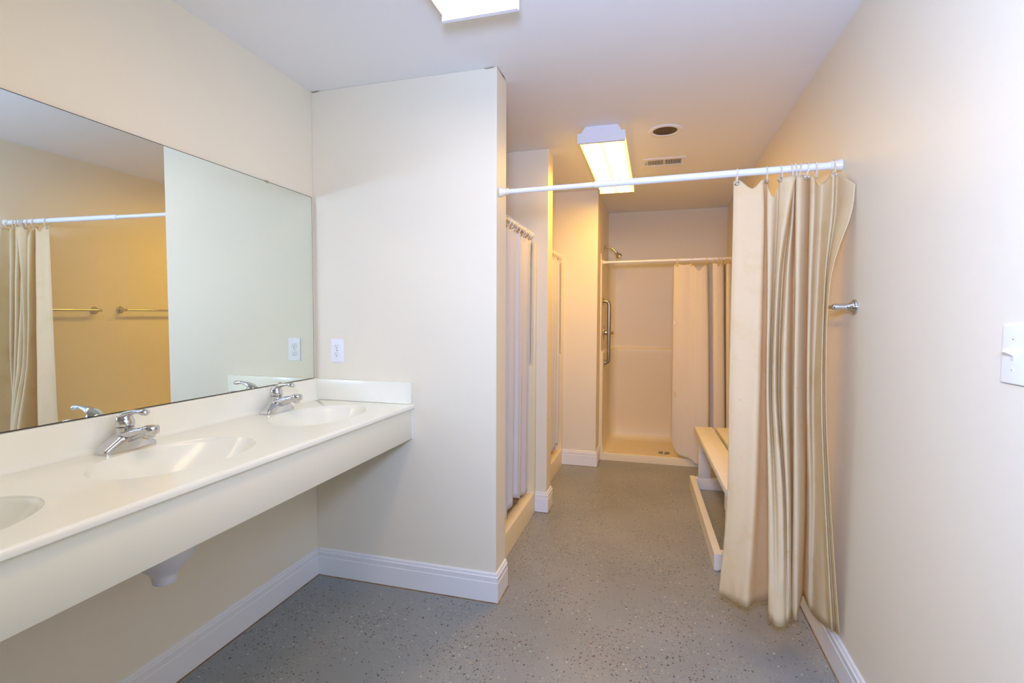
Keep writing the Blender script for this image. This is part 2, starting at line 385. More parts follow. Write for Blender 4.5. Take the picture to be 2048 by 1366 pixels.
# outlet fitting that shows under the panel at the middle basin
bm = B(); lathe(bm, [(.10, .0), (.098, -.03), (.088, -.065), (.075, -.09), (.061, -.108), (.050, -.121), (.040, -.131), (.034, -.140), (.031, -.150), (.0295, -.163), (.027, -.166)], (-1.335, 1.085, CT - .178), (0, 0, 1), 40)
link('drain_fitting', bm, M['pipe'], van)
bm = B()
prof = [(LX + .001, CT), (LX + .001, CT + .103), (LX + .004, CT + .105), (LX + .017, CT + .105), (LX + .020, CT + .102), (LX + .020, CT + .018), (LX + .022, CT + .008), (LX + .027, CT + .003), (LX + .036, CT + .0002)]
loft(bm, [[Vector((x, y, z)) for x, z in prof] for y in (CY0, CY1)], True)
link('backsplash', bm, M['marble'], van)
bm = B(); box(bm, LX + .0205, CF - .008, CY1 - .020, CY1, CT + .0008, CT + .104, .003)
link('side_splash', bm, M['marble'], van)
bm = B(); box(bm, CF - .032, CF - .012, CY0, CY1 - .004, CT - .167, CT - .0225, .0015)
link('apron_panel', bm, M['apron'], van)
bm = B(); tube(bm, [(CF - .010, CY1 - .003, CT - .166), (CF - .010, CY1 - .003, CT - .024)], .0028, 8); link('caulk_bead', bm, M['trim'], van)

# ------------------------------------------------------------------ faucets
def faucet(cy, label):
    X0 = -1.575
    f = thing('faucet', label, 'faucet', (X0, cy, CT + .0002), 0, 'chrome faucets along the counter')
    P = lambda x, y, z: Vector((X0 + x, cy + y, CT + .0002 + z))
    bm = B(); rings = []
    for y, w, h in ((-.0815, .014, .006), (-.0805, .021, .0125), (-.077, .0255, .0160), (-.068, .0275, .0215), (-.055, .0285, .0300), (-.042, .029, .0385), (-.031, .029, .0455), (-.018, .029, .0505), (0, .029, .052),
                    (.018, .029, .0505), (.031, .029, .0455), (.042, .029, .0385), (.055, .0285, .0300), (.068, .0275, .0215), (.077, .0255, .0160), (.0805, .021, .0125), (.0815, .014, .006)):
        r = []
        for k in range(21):
            t = PI * k / 20; c, s = math.cos(t), math.sin(t)
            r.append(P(w * math.copysign(abs(c) ** .34, c), y, h * abs(s) ** .34 if s > 1e-9 else 0))
        rings.append(r)
    loft(bm, rings, True)
    link('base_plate', bm, M['chrome'], f, 50)
    bm = B(); lathe(bm, [(.0255, .03), (.024, .048), (.0232, .060), (.0238, .066), (.0255, .0685), (.0255, .0705), (.022, .0715)], P(-.004, 0, 0), (0, 0, 1), 40)
    link('body', bm, M['chrome'], f)
    bm = B(); rings = []
    for x, z, w, h in ((-.004, .036, .0255, .020), (.018, .042, .0250, .0215), (.040, .050, .0236, .0195), (.062, .0570, .0215, .0168), (.078, .0620, .0200, .0145), (.0805, .0630, .0200, .0142), (.0815, .0635, .0212, .0152), (.098, .0665, .0208, .0140), (.110, .0675, .0178, .0132), (.117, .0678, .0125, .0118), (.1195, .0678, .005, .0080)):
        rings.append([P(x, w * math.copysign(abs(math.cos(t)) ** .75, math.cos(t)), z + h * math.copysign(abs(math.sin(t)) ** .75, math.sin(t))) for t in [2 * PI * k / 28 for k in range(28)]])
    loft(bm, rings, True)
    lathe(bm, [(.0, .0555), (.0165, .0555), (.0200, .0565), (.0215, .0590), (.0218, .0660), (.0216, .0760), (.0200, .0790), (.016, .0805), (.0, .0810)], P(.0985, 0, 0), (.06, 0, 1), 40)
    link('spout', bm, M['chrome'], f, 45)
    bm = B(); lathe(bm, [(.0125, .058), (.0125, .0455), (.0100, .0425), (.0085, .0425), (.008, .046)], P(.100, 0, 0), (0, 0, 1), 28)
    link('aerator', bm, M['chrome'], f)
    bm = B(); lathe(bm, [(.0236, .072), (.0258, .0745), (.0262, .082), (.0250, .092), (.0215, .102), (.0150, .1095), (.007, .1135), (.0, .1145)], P(-.004, 0, 0), (0, 0, 1), 40)
    rings = []
    for x, z, w, h in ((-.026, .088, .010, .008), (-.020, .0955, .0165, .012), (-.006, .1045, .0215, .0125), (.010, .1115, .0190, .0110), (.026, .1170, .0145, .0085), (.044, .1205, .0115, .0068), (.058, .1215, .0112, .0066), (.068, .1208, .0128, .0085), (.078, .1195, .0134, .0098), (.086, .1185, .0112, .0084), (.0905, .118, .005, .004)):
        rings.append([P(x, w * math.cos(t), z + h * math.sin(t)) for t in [2 * PI * k / 24 for k in range(24)]])
    loft(bm, rings, True)
    link('lever_handle', bm, M['chrome'], f, 60)
    bm = B(); tube(bm, [P(-.026, 0, .02), P(-.030, 0, .07)], .0022, 10); lathe(bm, [(.0022, .066), (.006, .073), (.0065, .076), (.0, .078)], P(-.030, 0, 0), (0, 0, 1), 16)
    link('lift_rod', bm, M['chrome'], f)
    return f
faucet(1.168, 'chrome single lever faucet behind the middle basin')
faucet(1.820, 'chrome single lever faucet behind the far basin by the partition wall')

# ------------------------------------------------------------------ mirror
MZ0, MZ1, MY0, MY1 = 1.0085, 1.905, .19, 2.160
bm = B(); box(bm, LX + .0008, LX + .0058, MY0, MY1, MZ0, MZ1, 0)
front = [fc for fc in bm.faces if fc.calc_center_median().x > LX + .0055]
bmesh.ops.inset_region(bm, faces=front, thickness=.0030, depth=0)
for fc in bm.faces: fc.material_index = 0
for fc in front: fc.material_index = 1
mir = link('wall_mirror', bm, [M['edge'], M['mirror']], None, 0, origin=(LX + .003, 1.175, MZ0))
tag(mir, 'wide frameless wall mirror above the counter', 'mirror')
for y, z0, z1 in ((1.861, MZ1 - .006, MZ1 + .004), (1.918, MZ0 - .002, MZ0 + .008)):
    bm = B(); box(bm, LX + .001, LX + .0085, y - .009, y + .009, z0, z1, .0015); link('mirror_clip', bm, M['clip'], mir)

# ------------------------------------------------------------------ outlet and switch
def wallplate(root, org, ux, n, screws, toggle):
    """org centre on the wall, ux across, n out of the wall"""
    org, ux, n = Vector(org), Vector(ux), Vector(n); uz = Vector((0, 0, 1))
    mtx = Matrix((ux, uz, n)).transposed().to_4x4(); mtx.translation = org
    bm = B(); t = B(); box(t, -.0355, .0355, -.058, .058, .0003, .0055, 0)
    top = [e for e in t.edges if all(v.co.z > .005 for v in e.verts)]
    bmesh.ops.bevel(t, geom=top, offset=.0035, segments=3, affect='EDGES', profile=.6)
    bmesh.ops.transform(t, matrix=mtx, verts=t.verts); merge(bm, t)
    link('cover_plate', bm, M['plastic'], root)
    for s in screws:
        bm = B(); lathe(bm, [(.0034, .0052), (.0034, .0062), (.0022, .0068), (0, .0069)], org + uz * s, n, 16)
        sc_ = link('screw', bm, M['plastic'] if toggle else M['chrome'], root)
        bm = B(); box(bm, -.0028, .0028, s - .0004, s + .0004, .0064, .00715, 0, mtx=mtx); link('screw_slot', bm, M['ductgrey'], sc_)
    if not toggle:
        for s in (.0195, -.0195):
            bm = B(); rings = []
            for f, h in ((1, .0052), (1, .0072), (.93, .0080)):
                ring = []
                for k in range(40):
                    a = 2 * PI * k / 40; x, y = .0175 * math.cos(a), .0175 * math.sin(a)
                    y = max(-.0143, min(.0143, y)); ring.append(mtx @ Vector((x * f, s + y * f, h)))
                rings.append(ring)
            loft(bm, rings, True); rc = link('receptacle', bm, M['plastic'], root)
            bm = B()
            box(bm, -.0072, -.0056, s + .000, s + .0085, .0078, .00835, 0, mtx=mtx); box(bm, .0056, .0068, s + .001, s + .0080, .0078, .00835, 0, mtx=mtx)
            lathe(bm, [(.0024, .0078), (.0024, .00835)], org + uz * (s - .0068), n, 14)
            link('slots', bm, M['dark'], rc)
    else:
        bm = B(); box(bm, -.0055, .0055, -.0125, .0125, .005, .0064, .0004, mtx=mtx); link('toggle_frame', bm, M['plastic'], root)
        bm = B(); tm = mtx @ Matrix.Translation((0, .001, .006)) @ Matrix.Rotation(math.radians(-28), 4, 'X')
        box(bm, -.0045, .0045, -.0045, .0045, -.002, .0165, .0012, mtx=tm); link('toggle', bm, M['plastic'], root)
out = thing('power_outlet', 'white duplex power outlet on the wall above the side splash', 'outlet', (-1.516, Y1a, 1.149))
wallplate(out, (-1.516, Y1a, 1.149), (1, 0, 0), (0, -1, 0), (0,), False)
sw = thing('light_switch', 'white toggle light switch on the right wall', 'switch', (RX, 1.207, 1.247))
wallplate(sw, (RX, 1.207, 1.247), (0, -1, 0), (-1, 0, 0), (.030, -.030), True)

# ------------------------------------------------------------------ towel bars
def towel_bar(y0, y1, z, label):
    t = thing('towel_bar', label, 'towel bar', (RX, (y0 + y1) / 2, z), 0, 'towel bars on the right wall')
    for y in (y0, y1):
        bm = B(); lathe(bm, [(.0265, .0004), (.0265, .006), (.0255, .008), (.0205, .0095), (.0200, .012), (.0165, .016), (.0130, .022), (.0115, .030), (.0110, .045), (.0108, .066), (.0095, .071), (.0, .0725)], (RX, y, z), (-1, 0, 0), 40)
        link('post', bm, M['chrome'], t)
    bm = B(); tube(bm, [(RX - .060, y0, z), (RX - .060, y1, z)], .0080, 20); link('bar', bm, M['chrome'], t)
towel_bar(2.040, 2.735, 1.357, 'chrome towel bar half hidden behind the cream curtain')
towel_bar(2.920, 3.62, 1.363, 'chrome towel bar seen only in the mirror, away from the curtain')

# ------------------------------------------------------------------ rods
def rod(name, a, b, r0, r1, frac, label, flange=.020, fm='rod', rm='rod'):
    a, b = Vector(a), Vector(b); d = (b - a).normalized(); Ln = (b - a).length
    t = thing(name, label, 'curtain rod', a)
    j = a + d * Ln * frac
    bm = B(); tube(bm, [a + d * .004, j + d * .02], r0, 24); link('thin_tube', bm, M[rm], t)
    bm = B(); lathe(bm, [(r0 * .99, -.0005), (r1 * .96, -.0005), (r1, .0015), (r1, Ln * (1 - frac) - .004)], j, d, 24); link('thick_tube', bm, M[rm], t)
    for p, s, r in ((a, 1, r0), (b, -1, r1)):
        bm = B(); lathe(bm, [(flange, .0006), (flange, .004), (flange * .9, .008), (r * 1.28, .026), (r * 1.22, .03), (r * 1.35, .031), (r * 1.35, .037), (r * 1.02, .038)], p, d * s, 28)
        link('end_cap', bm, M[fm], t)
    return t
RODY, RZ0, RZ1 = 2.232, 1.8865, 1.903
rod('curtain_rod', (PX, RODY, RZ0), (RX, RODY, RZ1), .0110, .0143, .313, 'long white tension rod across the near passage', .023, 'ivory')
rod('curtain_rod', (-.803, Y1b, 1.862), (-.803, Y2a, 1.862), .0105, .0125, .45, 'cream tension rod over the near left shower stall', .021, 'ivory', 'ivory')
rod('curtain_rod', (-.818, Y2b, 1.848), (-.818, Y3, 1.848), .0105, .0125, .45, 'cream tension rod over the second left shower stall', .021, 'ivory', 'ivory')
BRY, BRZ = 4.735, 1.827
rod('curtain_rod', (AX + .0135, BRY, BRZ - .002), (RX - .0135, BRY, BRZ + .006), .0105, .0122, .36, 'white tension rod across the shower alcove at the back', .021, 'ivory')

# ------------------------------------------------------------------ curtains
def sheet(name, P, mt, sub, label, thick=.0011, wr=.0022, wf=7.0, rows=4, hem_wr=0.0):
    """P[level][column] of Vector: smooth cloth through the given folds"""
    dense = [catmull(r, sub) for r in P]
    n = len(dense[0]); colsv = [catmull([dense[l][i] for l in range(len(dense))], rows) for i in range(n)]
    R = len(colsv[0]); bm = B(); G = []
    for j in range(R):
        row = []
        for i in range(n):
            p = colsv[i][j].copy()
            k = wr * noise.noise(Vector((p.x * wf * 2, p.y * wf * 2, p.z * wf)))
            k += wr * .7 * noise.noise(Vector((p.x * 26, p.y * 26, p.z * 9 + 3)))
            hb = hem_wr * max(0.0, (j / (R - 1) - .78) / .22) ** 1.5
            if hb: k += hb * (noise.noise(Vector((p.x * 21, p.y * 9, p.z * 16 + 5))) + .6 * noise.noise(Vector((p.x * 55, p.y * 20, p.z * 34))))
            row.append(p + Vector((k * .4, k, 0)))
        G.append(row)
    grid(bm, G)
    o = link(name, bm, mt, None, 180, origin=(G[0][n // 2].x, G[0][n // 2].y, G[-1][n // 2].z))
    md = o.modifiers.new('thickness', 'SOLIDIFY'); md.thickness = thick; md.offset = 0
    tag(o, label, 'shower curtain'); return o, G
# --- cream curtain on the front rod: fold lines read at six heights
COLS = [  # px at A..F , y at top, middle, bottom, py top, py bottom
 (1467,1466,1463,1458,1454,1437, 2.232,2.235,2.260, 363,1190),
 (1480,1478,1474,1470,1466,1455, 2.224,2.222,2.236, 361,1198),
 (1504,1503,1499,1494,1488,1477, 2.222,2.210,2.203, 377,1209),
 (1523,1526,1522,1516,1509,1494, 2.222,2.203,2.182, 361,1214),
 (1529,1531,1529,1525,1521,1514, 2.240,2.235,2.235, 359,1203),
 (1537,1540,1541,1541,1543,1543, 2.250,2.268,2.270, 366,1201),
 (1535,1534,1535,1533,1536,1536, 2.205,2.188,2.105, 372,1235),
 (1546,1544,1541,1537,1543,1545, 2.200,2.178,2.072, 394,1246),
 (1556,1554,1548,1541,1550,1553, 2.222,2.215,2.064, 372,1252),
 (1562,1559,1551,1545,1556,1560, 2.205,2.182,2.062, 356,1253),
 (1589,1574,1557,1551,1565,1568, 2.185,2.172,2.066, 352,1252),
 (1592,1580,1564,1558,1569,1573, 2.240,2.225,2.080, 353,1249),
 (1586,1581,1570,1563,1573,1577, 2.232,2.172,2.084, 358,1243),
 (1590,1586,1577,1573,1579,1581, 2.215,2.168,2.100, 354,1235),
 (1595,1592,1588,1586,1586,1584, 2.255,2.250,2.150, 352,1231),
 (1592,1591,1590,1587,1586,1583, 2.205,2.180,2.128, 351,1236),
 (1601,1599,1597,1593,1592,1588, 2.195,2.168,2.112, 352,1241),
 (1609,1607,1604,1602,1600,1594, 2.210,2.190,2.112, 352,1239),
 (1617,1616,1613,1611,1608,1598, 2.240,2.228,2.160, 352,1217),
 (1623,1621,1618,1616,1614,1606, 2.256,2.258,2.275, 352,1190),
 (1620,1619,1616,1613,1614,1608, 2.212,2.180,2.250, 351,1194),
 (1628,1627,1622,1618,1620,1615, 2.190,2.160,2.205, 356,1212),
 (1636,1634,1629,1624,1628,1624, 2.220,2.190,2.190, 371,1228),
 (1644,1642,1637,1630,1634,1634, 2.240,2.180,2.150, 366,1240),
 (1652,1650,1643,1636,1641,1645, 2.225,2.110,2.125, 360,1248),
 (1660,1656,1645.5,1639,1645,1655, 2.205,2.050,2.105, 352,1255),
 (1668,1664,1650,1643,1650,1664, 2.180,1.980,2.050, 346,1260),
 (1675,1671,1654,1647,1654,1669, 2.205,2.015,2.080, 347,1262),
 (1690,1684,1657,1650,1658,1674, 2.130,1.990,2.055, 355,1265),
 (1711,1702,1661,1652,1661,1679, 2.068,1.965,2.030, 368,1268)]
PYL = (0, 430, 560, 780, 1000, 0)
def lerp3(a, b, c, t): return a + (b - a) * t / .45 if t < .45 else b + (c - b) * (t - .45) / .55
LV = (0, .07, .22, .47, .72, 1.0)
P = []
for l in range(6):
    row = []
    for c in COLS:
        py = c[9] if l == 0 else (c[10] if l == 5 else PYL[l])
        yy = lerp3(c[6], c[7], c[8], LV[l]); q = COLS.index(c)
        if 2 <= q <= 20 and l: yy = 2.205 + 1.2 * (yy - 2.205) if l < 5 else yy
        p = at(c[l], py, y=yy); p.x = min(p.x, RX - .004)
        row.append(p)
    P.append(row)
fc, G = sheet('shower_curtain', P, M['cream_curtain'], 6, 'stained cream shower curtain hanging from the near rod by the right wall', rows=12, hem_wr=.011)
def grommet(cur, p, nrm, r=.0075, mt='chrome'):
    bm = B(); torus(bm, p, nrm, r, .0026, 20, 8); link('grommet', bm, M[mt], cur)
GP = [(1474, 367, 2.226), (1533, 363, 2.238), (1560, 359, 2.203), (1587, 356, 2.20), (1606, 355, 2.205), (1614, 355, 2.225), (1668, 350, 2.188)]
for px, py, y in GP: grommet(fc, at(px, py, y=y - .003), (.1, -1, 0))
w = at(1481, 1181, y=2.2095)
bm = B(); lathe(bm, [(.012, .0), (.012, .0012), (.0075, .0016), (.0072, .004), (.004, .0065), (0, .007)], w, (.05, -1, 0), 24); link('hem_weight', bm, M['plastic'], fc)

def ringset(rodp, dirn, offs, mt, group, what, H=.024, r=.0021, sy=1.35, drop=.014, order='left'):
    words = ['first', 'second', 'third', 'fourth', 'fifth', 'sixth', 'seventh', 'eighth', 'ninth', 'tenth', 'eleventh', 'twelfth']
    d = Vector(dirn)
    bm = B(); torus(bm, (0, 0, 0), (1, 0, 0), H / sy ** .5, r, 32, 10, sy, (0, 0, 1))
    base = math.atan2(d.y, d.x)
    first = None
    for k, s in enumerate(offs):
        p = Vector(rodp(s)) - Vector((0, 0, drop)); a = base + random.uniform(-.16, .16)
        if first is None:
            first = link('curtain_ring', bm, mt, None, 60); o = first
        else:
            o = first.copy(); COL.objects.link(o)
        o.location = p; o.rotation_euler = (random.uniform(-.05, .05), random.uniform(-.12, .12), a)
        tag(o, what.format(words[k]), 'curtain ring', group)
rx = lambda px: at(px, 350, y=RODY).x
ringset(lambda x: (x, RODY, RZ0 + (RZ1 - RZ0) * (x - PX) / (RX - PX)), (1, 0, 0), [rx(p) for p in (1474, 1534, 1563, 1583, 1591, 1599, 1613, 1632, 1668)], M['clear'], 'clear rings on the near rod',
        '{} clear plastic ring from the left on the near rod', H=.0245, sy=1.45, drop=.013, r=.0031)

# --- white curtain of the near left stall
def fold_curtain(name, y0, y1, xr, ztop, zbot, n, amp, mt, label, seed, bunch=None, lean=0.0, hemf=None, sub=5, rows=10):
    rnd = random.Random(seed); cols = []
    ws = [rnd.uniform(.6, 1.4) for _ in range(n)]; tot = sum(ws); y = y0
    ys = [y0]
    for w_ in ws: y += w_ / tot * (y1 - y0); ys.append(y)
    P = [[] for _ in range(6)]; lv = (0, .06, .2, .5, .8, 1)
    for i, yy in enumerate(ys):
        s = 1 if i % 2 else -1; a = amp * rnd.uniform(.6, 1.25); sh = [rnd.uniform(-.012, .012) for _ in range(3)]; ph = rnd.uniform(-.3, .3)
        zt = ztop + (-.004 if s > 0 else -.016) ; zb = zbot + (hemf((yy - y0) / (y1 - y0)) if hemf else 0) + rnd.uniform(-.006, .006)
        for l, t in enumerate(lv):
            z = zt + (zb - zt) * t
            f = (.6 + .5 * t)
            x = xr + s * a * f + lean * t * t
            yq = yy + sh[0] * t + sh[1] * math.sin(PI * t)
            yq = min(max(yq, y0 - .002), y1 + .002)
            P[l].append(Vector((x, yq, z)))
    return sheet(name, P, mt, sub, label, rows=rows, wr=.003)
c1, _ = fold_curtain('shower_curtain', Y1b + .03, Y2a - .012, -.806, 1.835, .175, 17, .018, M['white_curtain'], 'white shower curtain closing the near left stall', 11, lean=-.012, hemf=lambda t: .06 * math.exp(-((t - .62) / .12) ** 2) - .028 * t)
for y in (2.62, 2.70, 2.77, 2.86, 2.93, 3.02, 3.12, 3.20): grommet(c1, (-.797, y, 1.822), (1, .2, 0), .0065, 'brass')
ringset(lambda y: (-.803, y, 1.862), (0, 1, 0), [2.62, 2.71, 2.775, 2.865, 2.935, 3.03, 3.075, 3.15, 3.20], M['ivory'], 'ivory rings of the near left stall',
        '{} ivory ring from the near end, rod of the near left stall', H=.0275, sy=1.2, drop=.012, r=.0027)
c2, _ = fold_curtain('shower_curtain', 3.74, 4.39, -.826, 1.822, .19, 15, .020, M['white_curtain'], 'white shower curtain glimpsed in the second left stall behind the divider', 5, lean=-.015)
ringset(lambda y: (-.818, y, 1.848), (0, 1, 0), [4.06, 4.13, 4.20, 4.27, 4.33], M['ivory'], 'ivory rings of the second left stall',
        '{} ivory ring from the near end, rod of the second left stall', H=.0275, sy=1.2, drop=.012, r=.0027)

# --- beige curtain of the alcove
BC = [ # px top, px mid, px bottom, y top, y bottom, py top, py bottom
 (1348,1345,1343,4.735,4.725,531,884), (1354,1351,1348,4.725,4.710,528,900), (1368,1364,1359,4.715,4.690,530,911), (1382,1380,1374,4.725,4.668,528,916),
 (1390,1388,1384,4.710,4.655,534,922), (1398,1397,1392,4.708,4.650,541,930), (1406,1406,1404,4.708,4.650,534,926), (1414,1417,1415,4.725,4.655,528,920),
 (1417,1419,1420,4.790,4.720,530,915), (1426,1428,1429,4.805,4.730,528,914), (1425,1426,1427,4.728,4.655,527,920), (1434,1436,1437,4.712,4.652,527,924),
 (1446,1447,1449,4.735,4.665,528,920), (1449,1450,1451,4.800,4.715,528,916), (1453,1453,1454,4.805,4.715,528,916), (1452,1452,1453,4.735,4.665,528,920), (1457,1458,1459,4.715,4.655,527,924),
 (1465,1467,1468,4.745,4.670,528,920), (1471,1473,1474,4.785,4.700,528,916), (1469,1471,1472,4.735,4.665,528,920), (1474,1477,1478,4.720,4.665,528,921)]
P = []
for l, t in enumerate((0, .06, .35, .7, .9, 1)):
    row = []
    for c in BC:
        px = c[0] + (c[1] - c[0]) * t / .5 if t < .5 else c[1] + (c[2] - c[1]) * (t - .5) / .5
        yy = c[3] + (c[4] - c[3]) * t * t; py = c[5] + (c[6] - c[5]) * t
        p = at(px, py, y=yy); p.x = min(p.x, RX - .02); row.append(p)
    P.append(row)
c3, _ = sheet('shower_curtain', P, M['beige_curtain'], 6, 'beige shower curtain drawn aside in the shower alcove at the back', rows=10)
for px, py in ((1354, 530), (1383, 530), (1413, 530), (1437, 530), (1445, 530)): grommet(c3, at(px, py, y=4.712), (0, -1, 0), .0065, 'brass')
for py in (645, 787):
    p = at(1349.5, py, y=4.708 - .0008); bm = B(); box(bm, p.x - .008, p.x + .008, p.y - .0006, p.y + .0006, p.z - .02, p.z + .02, 0); link('magnet_patch', bm, M['amber'], c3)
bx = lambda px: at(px, 522, y=BRY).x
ringset(lambda x: (x, BRY, BRZ + .002), (1, 0, 0), [bx(p) for p in (1354, 1383, 1413, 1427, 1437, 1443, 1450, 1455, 1461)], M['amber'], 'amber rings on the alcove rod',
        '{} amber ring from the left on the alcove rod', H=.0245, sy=1.35, drop=.012, r=.0034)

# ------------------------------------------------------------------ shower units
def shower(name, label, org, rz, W, D, H, curb, panf, ledge, drain, flange=True):
    """local x across the opening, local y into the stall, opening at y=0"""
    root = thing(name, label, 'shower stall', org, rz)
    T = PM[root.name]
    def U(inset, front=.0):
        r = .085; pts = []
        x0, x1, yb = -W / 2 + inset, W / 2 - inset, D - inset
        pts.append(Vector((-W / 2 + .0008, front - .0002, 0))); pts.append(Vector((x0 - .0005, front, 0))); pts.append(Vector((x0, front + .003, 0)))
        for k in range(9): a = PI - PI / 2 * k / 8; pts.append(Vector((x0 + r + r * math.cos(a), yb - r + r * math.sin(a), 0)))
        for k in range(9): a = PI / 2 - PI / 2 * k / 8; pts.append(Vector((x1 - r + r * math.cos(a), yb - r + r * math.sin(a), 0)))
        pts.append(Vector((x1, front + .003, 0))); pts.append(Vector((x1 + .0005, front, 0))); pts.append(Vector((W / 2 - .0008, front - .0002, 0))); return pts
    lo, hi = (.030, .013)
    lv = [(panf - .004, .125), (panf + .002, .095), (panf + .012, .066), (panf + .035, .046), (panf + .07, .037), (panf + .13, lo + .003), (panf + .19, lo), (panf + .23, lo), (ledge - .05, lo), (ledge - .014, lo), (ledge - .003, lo - .002), (ledge + .001, lo - .006), (ledge + .002, hi + .006), (ledge + .010, hi + .001), (ledge + .02, hi), (ledge + .06, hi), (H - .11, hi), (H - .075, hi), (H - .062, hi - .001), (H - .05, hi - .006), (H - .003, hi - .006), (H, .0015)]
    bm = B(); loft(bm, [[T @ (p + Vector((0, 0, z))) for p in U(i)] for z, i in lv], False, (False, False))
    for s in ((-1, 1) if flange else ()):     # front flanges
        box(bm, s * (W / 2 - .0015) - (.028 if s > 0 else 0), s * (W / 2 - .0015) + (.028 if s < 0 else 0), -.0005, .022, curb * .6, H, .004, 2, T)
    link('surround', bm, M['fiberglass'], root, 40)
    bm = B()
    cw = .085
    pr_ = [(0, 0), (0, curb - .006), (.0015, curb - .002), (.005, curb), (.03, curb + .0005), (cw - .022, curb - .002), (cw - .01, curb - .010), (cw, curb * .5 + panf * .5), (cw + .012, panf + .004), (cw + .04, panf)]
    loft(bm, [[T @ Vector((x, y, z)) for y, z in pr_] for x in (-W / 2 + .0015, W / 2 - .0015)], False, (False, False))
    g = []
    for j in range(13):
        row = []
        for i in range(17):
            x = -W / 2 + .01 + (W - .02) * i / 16; y = cw + .04 + (D - .02 - cw - .04) * j / 12
            dd = math.hypot(x - drain[0], y - drain[1]); row.append(T @ Vector((x, y, panf - .006 * max(0, 1 - dd / .45))))
        g.append(row)
    grid(bm, g); link('pan', bm, M['fiberglass'], root, 40)
    bm = B(); lathe(bm, [(.056, .0), (.056, .003), (.050, .0045), (.046, .0040)], T @ Vector((drain[0], drain[1], panf - .005)), (0, 0, 1), 40, cap=(True, False))
    lathe(bm, [(.046, .001), (.0, .001)], T @ Vector((drain[0], drain[1], panf - .005)), (0, 0, 1), 40, 1)
    for k in range(3):
        rr = .012 + .012 * k; torus(bm, T @ Vector((drain[0], drain[1], panf - .0015)), (0, 0, 1), rr, .003, 32, 6, mi=0)
    for k in range(8):
        a = PI / 4 * k; q = T @ Vector((drain[0], drain[1], panf - .0015)); tube(bm, [q, q + Vector((.047 * math.cos(a), .047 * math.sin(a), 0))], .0022, 6)
    link('drain', bm, [M['nickel'], M['dark']], root)
    return root
a_w = RX - AX
shower('shower_stall', 'open shower alcove with fibreglass surround at the back of the room', ((RX + AX) / 2, YO, 0), 0, a_w, YB - YO, 1.905, .068, .040, 1.0, (.0055, .27), False)
st_d = -.766 - LX
shower('shower_stall', 'near left shower stall with its curb beside the partition wall', (-.766, (Y1b + Y2a) / 2, 0), PI / 2, Y2a - Y1b, st_d, 1.815, .137, .085, 1.0, (0, .42))
shower('shower_stall', 'second left shower stall between divider and alcove wall', (-.787, (Y2b + Y3) / 2, 0), PI / 2, Y3 - Y2b, -.787 - LX, 1.805, .137, .085, 1.0, (0, .42))

# ------------------------------------------------------------------ alcove fittings
SX = AX + .0135      # upper surround face on the left
gb = thing('grab_bar', 'brushed steel vertical grab bar on the left side of the shower alcove', 'grab bar', (SX, 4.83, 1.18))
z0, z1, off, rr = .888, 1.472, .056, .0165
pts = [(SX, 4.83, z0)]
pth = []
for k in range(9): a = PI / 2 * k / 8; pth.append((SX + off - .038 + .038 * math.sin(a), 4.83, z0 + .038 - .038 * math.cos(a)))
for k in range(9): a = PI / 2 * k / 8; pth.append((SX + off - .038 + .038 * math.cos(a), 4.83, z1 - .038 + .038 * math.sin(a)))
bm = B(); tube(bm, [(SX + .002, 4.83, z0)] + pth + [(SX + .002, 4.83, z1)], rr, 20); link('bar', bm, M['steel'], gb)
for z in (z0, z1):
    bm = B(); lathe(bm, [(.038, .0005), (.038, .003), (.034, .005), (.018, .006)], (SX - (.0 if z > 1 else -.017), 4.83, z), (1, 0, 0), 36); link('flange', bm, M['steel'], gb)
vl = thing('shower_valve', 'round chrome shower valve on the alcove wall behind the grab bar', 'shower valve', (SX, 4.955, 1.172))
bm = B(); lathe(bm, [(.080, .0004), (.080, .003), (.074, .007), (.055, .011), (.030, .013), (.026, .014)], (SX, 4.955, 1.172), (1, 0, 0), 48); link('escutcheon', bm, M['nickel'], vl)
bm = B(); lathe(bm, [(.024, .012), (.024, .040), (.020, .046), (.012, .048), (.0105, .052), (.0105, .070), (.015, .074), (.017, .082), (.013, .091), (.0, .094)], (SX, 4.955, 1.172), (1, 0, 0), 32); link('knob', bm, M['nickel'], vl)
sh = thing('overhead_shower', 'chrome shower head on a bent arm high in the alcove', 'shower', (AX, 5.02, 2.0))
bm = B(); lathe(bm, [(.030, .0005), (.029, .004), (.018, .009), (.012, .012)], (AX, 5.02, 2.0), (1, 0, 0), 32); link('wall_flange', bm, M['nickel'], sh)
arm = [(AX + .002, 5.02, 2.0), (AX + .03, 5.02, 2.001), (AX + .055, 5.02, 1.999), (AX + .075, 5.02, 1.990), (AX + .092, 5.02, 1.974), (AX + .112, 5.02, 1.950)]
bm = B(); tube(bm, arm, .0095, 16); link('arm', bm, M['nickel'], sh)
ax = Vector((.62, 0, -.78)).normalized()
bm = B(); lathe(bm, [(.010, -.008), (.0145, -.004), (.0145, .010), (.013, .013), (.019, .022), (.0265, .036), (.0295, .050), (.0295, .056), (.027, .058), (.0, .0585)], arm[-1], ax, 36); link('head', bm, M['nickel'], sh)

